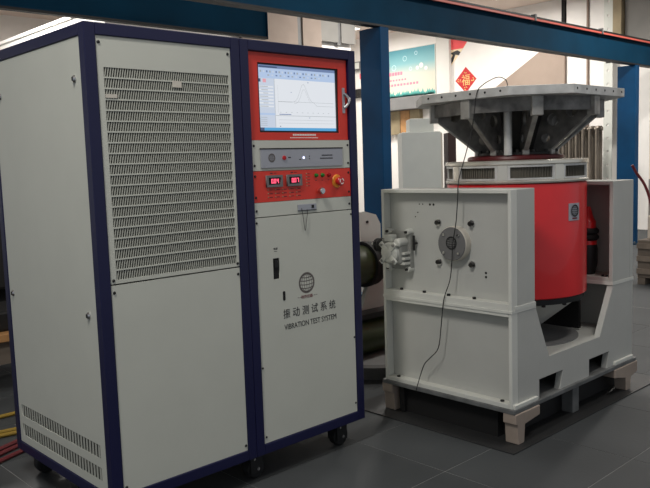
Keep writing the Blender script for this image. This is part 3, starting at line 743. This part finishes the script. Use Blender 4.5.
# sensor cable from the table down the frame
pth = [(1.845, -.32, 1.537), (1.838, -.315, 1.570), (1.81, -.295, 1.584), (1.78, -.262, 1.568), (1.757, -.232, 1.542), (1.749, -.222, 1.52), (1.744, -.218, 1.49), (1.735, -.216, 1.43), (1.71, -.218, 1.35), (1.655, -.222, 1.24), (1.60, -.230, 1.15), (1.574, -.240, 1.102), (1.568, -.243, 1.07), (1.567, -.236, .983), (1.567, -.230, .939), (1.567, -.212, .85), (1.569, -.205, .774), (1.570, -.192, .692), (1.570, -.163, .621), (1.570, -.151, .574), (1.571, -.138, .48), (1.572, -.118, .37), (1.571, -.070, .315), (1.570, -.034, .276), (1.562, -.008, .199), (1.552, .002, .15)]
def smooth_path(p, n=5):
    p = [Vector(q) for q in p]; out = []
    for i in range(len(p)-1):
        a, b, c, d = p[max(i-1, 0)], p[i], p[i+1], p[min(i+2, len(p)-1)]
        for k in range(n):
            t = k/n; out.append(.5*((2*b)+(c-a)*t+(2*a-5*b+4*c-d)*t*t+(3*b-a-3*c+d)*t**3))
    return out+[p[-1]]
tag(MB().tube(smooth_path(pth), .0022, n=6).build('sensor_cable', 'rubber'), 'thin black sensor cable hanging from the table down the grey frame', 'cable')

# ================================================================== PALLET, MAT
tag(MB().box(1.50, 2.95, -.56, .40, 0, .006).build('rubber_mat', 'mat_rubber', bevel=.002), 'dark rubber mat under the shaker pallet', 'mat')
pl = thing('pallet', 'low dirty pallet with beige corner feet under the shaker', 'pallet', (2.145, CY, .006))
MB().box(1.572, 2.73, YA-.015, YB+.015, .140, .160).build('deck', 'pallet_deck', pl, bevel=.003)
NEAR = [(1.575, .141), (1.575, .098), (1.588, .094), (1.594, .006), (1.640, .006), (1.648, .085), (1.768, .098), (1.768, .141)]
FAR = [(2.735, .141), (2.735, .085), (2.66, .070), (2.655, .006), (2.610, .006), (2.60, .075), (2.48, .100), (2.48, .141)]
for pr2 in (NEAR, FAR):
    for (y0, y1) in ((YA-.02, YA+.045), (YB-.045, YB+.02)):
        MB().prism(pr2, 'y', y0, y1).build('foot', 'pallet_foot', pl, bevel=.004)
for y in (YA+.04, YB-.10): MB().box(2.11, 2.17, y-.03, y+.03, .006, .141).build('foot', 'pallet_deck', pl, bevel=.004)
MB().box(1.62, 2.64, YA+.10, YB-.10, .006, .1405).build('shade_block', 'dark', pl)  # black filler added as the shade under the deck
MB().box(1.66, 2.70, YA+.07, YA+.10, .008, .141).build('stringer', 'black', pl); MB().box(1.60, 2.70, YB-.10, YB-.07, .008, .141).build('stringer', 'black', pl)

# ================================================================== BLOWER behind, between cabinet and shaker
bw2 = thing('cooling_blower', 'cooling blower with olive green motors between the cabinet and the shaker', 'blower', (2.15, .85, 0))
MB().prism([(1.95, .50), (2.40, .50), (2.40, .84), (2.36, .90), (2.26, .925), (2.16, .92), (2.05, .88), (1.97, .80)], 'y', .98, 1.0).build('housing_plate', 'greypaint', bw2)
MB().prism([(2.175, .74), (2.215, .74), (2.20, .85), (2.18, .86)], 'y', .972, .981).build('rib', 'greypaint_lit', bw2)
MB().cyl((2.275, .971, .86), (2.275, .981, .86), .008, n=10).build('bolt', 'black', bw2)
MB().lathe((1.86, .82, .63), [(.0001, 0), (.09, 0), (.115, .03), (.115, .30), (.10, .34), (.0001, .34)], n=36, axis='x').build('motor', 'olive', bw2)
MB().lathe((2.055, .82, .63), [(.116, 0), (.135, 0), (.135, .03), (.116, .03)], n=36, axis='x', close=True).build('clamp_band', 'rubber', bw2)
MB().lathe((2.095, .82, .63), [(.116, 0), (.130, 0), (.130, .03), (.116, .03)], n=36, axis='x', close=True).build('clamp_band', 'rubber', bw2)
MB().prism([(2.02, .36), (2.35, .36), (2.26, .54), (2.10, .54)], 'y', .80, .83).build('saddle', 'greypaint', bw2)
MB().box(1.86, 2.36, .70, .94, .330, .362).build('shelf', 'black', bw2)
MB().lathe((1.82, .80, .215), [(.0001, 0), (.09, 0), (.112, .03), (.112, .55), (.09, .58), (.0001, .58)], n=36, axis='x').build('lower_motor', 'olive', bw2)
MB().box(1.86, 1.92, .72, .88, .02, .33).build('bracket', 'black', bw2); MB().box(2.30, 2.36, .72, .88, .02, .34).build('bracket', 'black', bw2)
MB().lathe((2.10, .78, 0), [(.0001, 0), (.24, 0), (.27, .05), (.30, .085), (.285, .10), (.0001, .105)], n=48).build('drip_tray', 'darkgreyduct', bw2)
MB().prism([(1.98, .44), (2.02, .44), (2.04, .52), (2.00, .52)], 'y', .83, .98).build('stay', 'greypaint', bw2)
MB().box(1.97, 2.02, .94, .99, 0, .51).build('leg', 'black', bw2); MB().box(2.34, 2.39, .94, .99, 0, .51).build('leg', 'black', bw2)

# ================================================================== BACKGROUND THINGS
# grey cabinet behind the shaker
g = thing('steel_locker', 'light grey steel cabinet with a box-shaped top behind the shaker', 'cabinet', (4.71, 2.56, 0))
def rot_box(x, y, a, w_, d_, z0, z1):
    m = MB().box(-w_/2, w_/2, -d_/2, d_/2, z0, z1); M = Matrix.Translation((x, y, 0)) @ Matrix.Rotation(a, 4, 'Z'); m.v = [tuple(M @ Vector(v)) for v in m.v]; return m
ga = math.radians(-43)
rot_box(4.71, 2.56, ga, .375, .40, .0, 1.505).build('body', 'bgcabinet', g, bevel=.006)
rot_box(4.73, 2.56, ga, .235, .30, 1.505, 1.635).build('head_box', 'bgcabinet', g, bevel=.004)
rot_box(4.71+.19*math.cos(ga), 2.56+.19*math.sin(ga), ga, .03, .38, .0, 1.49).build('edge_strip', 'lightplastic', g, bevel=.004)
g2 = thing('brown_panel_stand', 'dark brown upright panel standing behind the drum', 'panel', (3.7, 1.1, 0))
rot_box(3.55, 1.30, ga, .06, .20, 0, 1.43).build('upright', 'darkbrown', g2, bevel=.003); rot_box(3.55, 1.30, ga, .20, .26, 0, .03).build('foot', 'darkbrown', g2)
# poster board
po = thing('poster', 'teal and cream notice poster with pink text on the white wall', 'poster', (WX-.03, 7.95, 3.04))
PYa, PYb, PZa, PZb = 7.265, 8.75, 2.56, 3.53
bo = MB().box(WX-.025, WX, PYa, PYb, PZa, PZb).build('board', 'poster', po)
bo.data.transform(Matrix.Translation((0, 0, 0)))
pf = curve_mesh([rect(-PYb-.01, -PYa+.01, PZa-.01, PZb+.01), rect(-PYb, -PYa, PZa, PZb)], .03); pf.transform(frame_left(WX-.016, 0, 0)); link('frame', pf, 'bgcabinet', po, smooth=False)
pt = MB(); rr = random.Random(3)
for k in range(34):
    y = PYa+.01+k*(PYb-PYa-.06)/34; hgt = .07+.10*rr.random()
    pt.add([(WX-.0262, y-.03, PZa), (WX-.0262, y+.07, PZa), (WX-.0262, y+.02, PZa+hgt)], [(0, 1, 2)])
pt.build('printed_trees', 'teal', po, smooth=False)
pb = MB()
for (y, z, r_) in ((8.05, 3.34, .045), (8.35, 3.18, .05), (7.9, 3.12, .03), (8.6, 3.3, .04), (7.75, 3.42, .03)):
    pb.lathe((WX-.0265, y, z), [(r_, 0), (r_+.008, 0)], n=20, axis='x')
pb.build('printed_bubbles', 'bubble', po, smooth=False)
pc = MB()
for k, (y, z, a, b) in enumerate(((7.72, 3.12, .16, .04), (7.62, 3.16, .10, .05), (7.50, 3.09, .10, .04))): pc.lathe((WX-.0262-.0003*k, y, z), [(.001, 0), (b, 0)], n=18, axis='x')
pc.build('printed_clouds', 'white_ink', po, smooth=False)
pp = MB()
for k in range(8): pp.box(WX-.0265, WX-.025, 8.12+.075*k, 8.18+.075*k, 3.02, 3.09)
for k in range(9): pp.box(WX-.0265, WX-.025, 8.02+.08*k, 8.07+.08*k, 2.905, 2.945)
for k in range(11): pp.box(WX-.0265, WX-.025, 7.70+.085*k, 7.76+.085*k, 2.80, 2.85)
stuff(pp.build('printed_text', 'pinktext', po, smooth=False))
# grey duct and tan boards below
tag(MB().box(WX-.35, WX-.0005, 7.30, 8.75, 2.28, 2.53).build('grey_duct', 'darkgreyduct', bevel=.01), 'dark grey horizontal duct on the wall under the poster', 'duct')
tb = thing('tan_board', 'tan striped board hanging on the wall under the grey duct', 'board', (WX-.2, 8.3, 2.1))
for k in range(4): MB().box(WX-.12, WX-.0005, 7.62+.26*k, 7.865+.26*k, 1.80, 2.28).build('slat', ['tan', 'wood', 'tan', 'cream', 'tan', 'wood'][k], tb, bevel=.004)
# red diamond with the fortune character
fu = thing('fortune_diamond', 'red paper diamond with golden fortune character on the white wall', 'decoration', (WX-.01, 6.54, 2.755))
fy, fz, fr_ = 6.545, 2.755, .245
MB().prism([(fy+fr_, fz), (fy, fz+fr_), (fy-fr_, fz), (fy, fz-fr_)], 'x', WX-.006, WX).build('paper', 'fu_red', fu)
text('lettering', '福', frame_left(WX-.0065, fy, fz), .25, 'gold', fu, width=.19, height=.21, depth=.002)
go = MB()
for (dy, dz) in ((.155, 0), (-.155, 0), (0, .16), (0, -.16)):
    for k in range(5):
        t = rr.random()*6.28; q = .02+.012*rr.random(); go.prism(circ(fy+dy+.03*math.cos(t), fz+dz+.03*math.sin(t), q*.5, q*.35, n=8), 'x', WX-.0068, WX-.006)
go.build('printed_flowers', 'gold', fu, smooth=False)
# triangular banner
bn = thing('wall_pennant', 'cream triangular pennant with red top and black brush stroke on wall', 'pennant', (WX-.01, 6.7, 3.3))
MB().prism([(6.925, 3.44), (6.925, 3.02), (6.52, 3.44)], 'x', WX-.006, WX).build('pennant', 'cream', bn)
MB().prism([(6.925, 3.60), (6.925, 3.36), (6.60, 3.36), (6.40, 3.60)], 'x', WX-.008, WX).build('red_band', 'bannerpink', bn)
MB().prism([(6.90, 3.30), (6.74, 3.34), (6.66, 3.30), (6.70, 3.24), (6.78, 3.26), (6.84, 3.14), (6.90, 3.08), (6.88, 3.20), (6.84, 3.26)], 'x', WX-.009, WX-.005).build('brush_stroke', 'ink', bn)
# radiator
rd = thing('radiator', 'grey column radiator on white wall behind the blue column', 'radiator', (WX-.5, 4.1, 0))
n = 10
for k in range(n):
    y = 3.62+.118*k
    for dx in (-.06, .06): MB().cyl((WX-.46+dx, y, .52), (WX-.46+dx, y, 1.66), .030, n=12).build('column', 'radiator', rd)
    MB().lathe((WX-.46, y, 1.66), [(.0001, .045), (.05, .04), (.065, .0), (.05, -.05), (.0001, -.055)], n=16).build('column_head', 'radiator', rd)
MB().cyl((WX-.46, 3.56, 1.65), (WX-.46, 4.74, 1.65), .035, n=12).build('header', 'radiator', rd); MB().cyl((WX-.46, 3.56, .54), (WX-.46, 4.74, .54), .035, n=12).build('header', 'radiator', rd)
MB().cyl((WX-.46, 3.74, 0), (WX-.46, 3.74, .54), .025, n=10).build('pipe', 'radiator', rd); MB().cyl((WX-.46, 4.56, 0), (WX-.46, 4.56, .54), .025, n=10).build('pipe', 'radiator', rd)
# wall boxes seen between cabinet and post
sw_ = thing('wall_box', 'small grey box on the white wall between the cabinet and the post', 'wall box', (WX-.1, 9.35, 3.2))
MB().box(WX-.14, WX+.005, 9.22, 9.60, 3.25, 3.42).build('case', 'darkgreyduct', sw_, bevel=.006); MB().box(WX-.15, WX-.14, 9.25, 9.57, 3.27, 3.40).build('lid', 'bgcabinet', sw_)
nt_ = thing('wall_notice', 'white notice with red mark on the wall behind the cabinet', 'notice', (WX, 9.4, 3.1))
MB().box(WX-.008, WX+.002, 9.22, 9.62, 2.86, 3.22).build('sheet', 'wallwhite', nt_); MB().box(WX-.012, WX-.007, 9.28, 9.36, 3.06, 3.18).build('red_mark', 'bannerpink', nt_)
tag(MB().box(WX-.10, WX+.005, 9.28, 9.50, 2.66, 2.84).build('switch_box', 'black', bevel=.006), 'small black switch box below the notice on the wall', 'switch box')
# right edge: crate, box, leaning pole
cx = thing('wooden_crate', 'weathered grey-brown crate on the floor beyond the shaker', 'crate', (6.2, .45, 0))
MB().box(5.86, 6.55, .02, .88, .06, .42).build('body', 'cardboard', cx, bevel=.01)
for y in (.03, .42, .80): MB().box(5.85, 6.56, y, y+.07, 0, .062).build('skid', 'cardboard', cx)
for z in (.10, .22, .34): MB().box(5.845, 5.86, .02, .88, z, z+.05).build('slat', 'wood_grey', cx)
bx_ = thing('cardboard_box', 'pale grey box standing on the weathered crate', 'box', (6.2, .5, .42))
MB().box(5.98, 6.40, .28, .84, .42, .64).build('body', 'wallbeige', bx_, bevel=.01); MB().box(5.978, 6.402, .53, .58, .63, .642).build('tape', 'tan', bx_)
tag(MB().tube(smooth_path([(6.12, 1.056, 1.12), (6.15, 1.02, 1.035), (6.185, .965, .935), (6.215, .925, .80), (6.22, .905, .66), (6.24, .915, .30), (6.3, .94, .02)]), .014, n=8).build('red_hose', 'redcable'), 'dark red hose leaning against the crate', 'hose')

# left edge clutter behind the cabinet
mc = thing('black_machine', 'black machine behind the left side of the cabinet', 'machine', (.75, 3.1, 0))
MB().box(.10, 1.10, 2.75, 3.6, .48, 1.12).build('housing', 'black', mc, bevel=.02); MB().box(.2, 1.0, 2.85, 3.5, 0, .48).build('plinth', 'dark', mc, bevel=.01)
MB().box(.10, .72, 2.80, 3.55, 1.12, 1.20).build('lid', 'tan', mc, bevel=.01)
for z in (.80, .98): MB().cyl((.09, 2.95, z), (.06, 2.95, z), .022, n=12).build('knob', 'chrome', mc)
MB().lathe((.10, 3.2, .62), [(.0001, -.03), (.07, -.03), (.09, 0)], n=20, axis='x').build('handwheel', 'steel', mc)
wb = thing('wooden_stand', 'low wooden stand with a black wheel behind the cabinet', 'stand', (.4, 2.2, 0))
MB().box(.02, .80, 1.98, 2.5, .30, .345).build('top', 'wood', wb, bevel=.004)
for (x, y) in ((.05, 2.0), (.05, 2.44), (.74, 2.0), (.74, 2.44)): MB().box(x, x+.045, y, y+.045, 0, .30).build('leg', 'wood', wb)
MB().box(.06, .76, 2.01, 2.03, .17, .30).build('apron', 'cardboard', wb)
tag(MB().lathe((.15, 1.88, .115), [(.04, -.035), (.09, -.035), (.112, -.02), (.115, 0), (.112, .02), (.09, .035), (.04, .035)], n=28, axis='x', close=True).build('spare_tyre', 'rubber'), 'black rubber tyre leaning at the wooden stand', 'tyre')
tag(MB().box(.16, .62, 2.05, 2.42, .345, .46).build('tool_case', 'black', bevel=.015), 'black tool case on the low wooden stand', 'case')
for k, (m_, nm, pts) in enumerate((
        ('yellowcable', 'yellow', [(-.9, 1.75, .01), (-.3, 1.72, .01), (.1, 1.60, .012), (.5, 1.62, .01), (.9, 1.7, .01)]),
        ('yellowcable', 'yellow', [(-.9, 1.50, .01), (-.3, 1.40, .01), (.1, 1.36, .012), (.5, 1.30, .01), (.9, 1.40, .01)]),
        ('yellowcable', 'yellow', [(-.9, 1.44, .01), (-.3, 1.36, .01), (.1, 1.31, .012), (.5, 1.24, .01), (.9, 1.34, .01)]),
        ('redcable', 'dark red', [(-.9, .80, .01), (-.3, .98, .01), (.0, 1.12, .012), (.4, 1.28, .01), (.8, 1.30, .01)]),
        ('redcable', 'dark red', [(-.9, .72, .01), (-.3, .92, .01), (.0, 1.07, .012), (.4, 1.22, .01), (.8, 1.24, .01)]),
        ('redcable', 'dark red', [(-.9, .66, .01), (-.3, .85, .01), (.0, 1.00, .012), (.4, 1.14, .01), (.8, 1.18, .01)]))):
    tag(MB().tube(smooth_path(pts, 8), .010, n=8).build('floor_cable', m_), nm+' cable lying on the floor behind the cabinet', 'cable', nm+' cables on the floor')
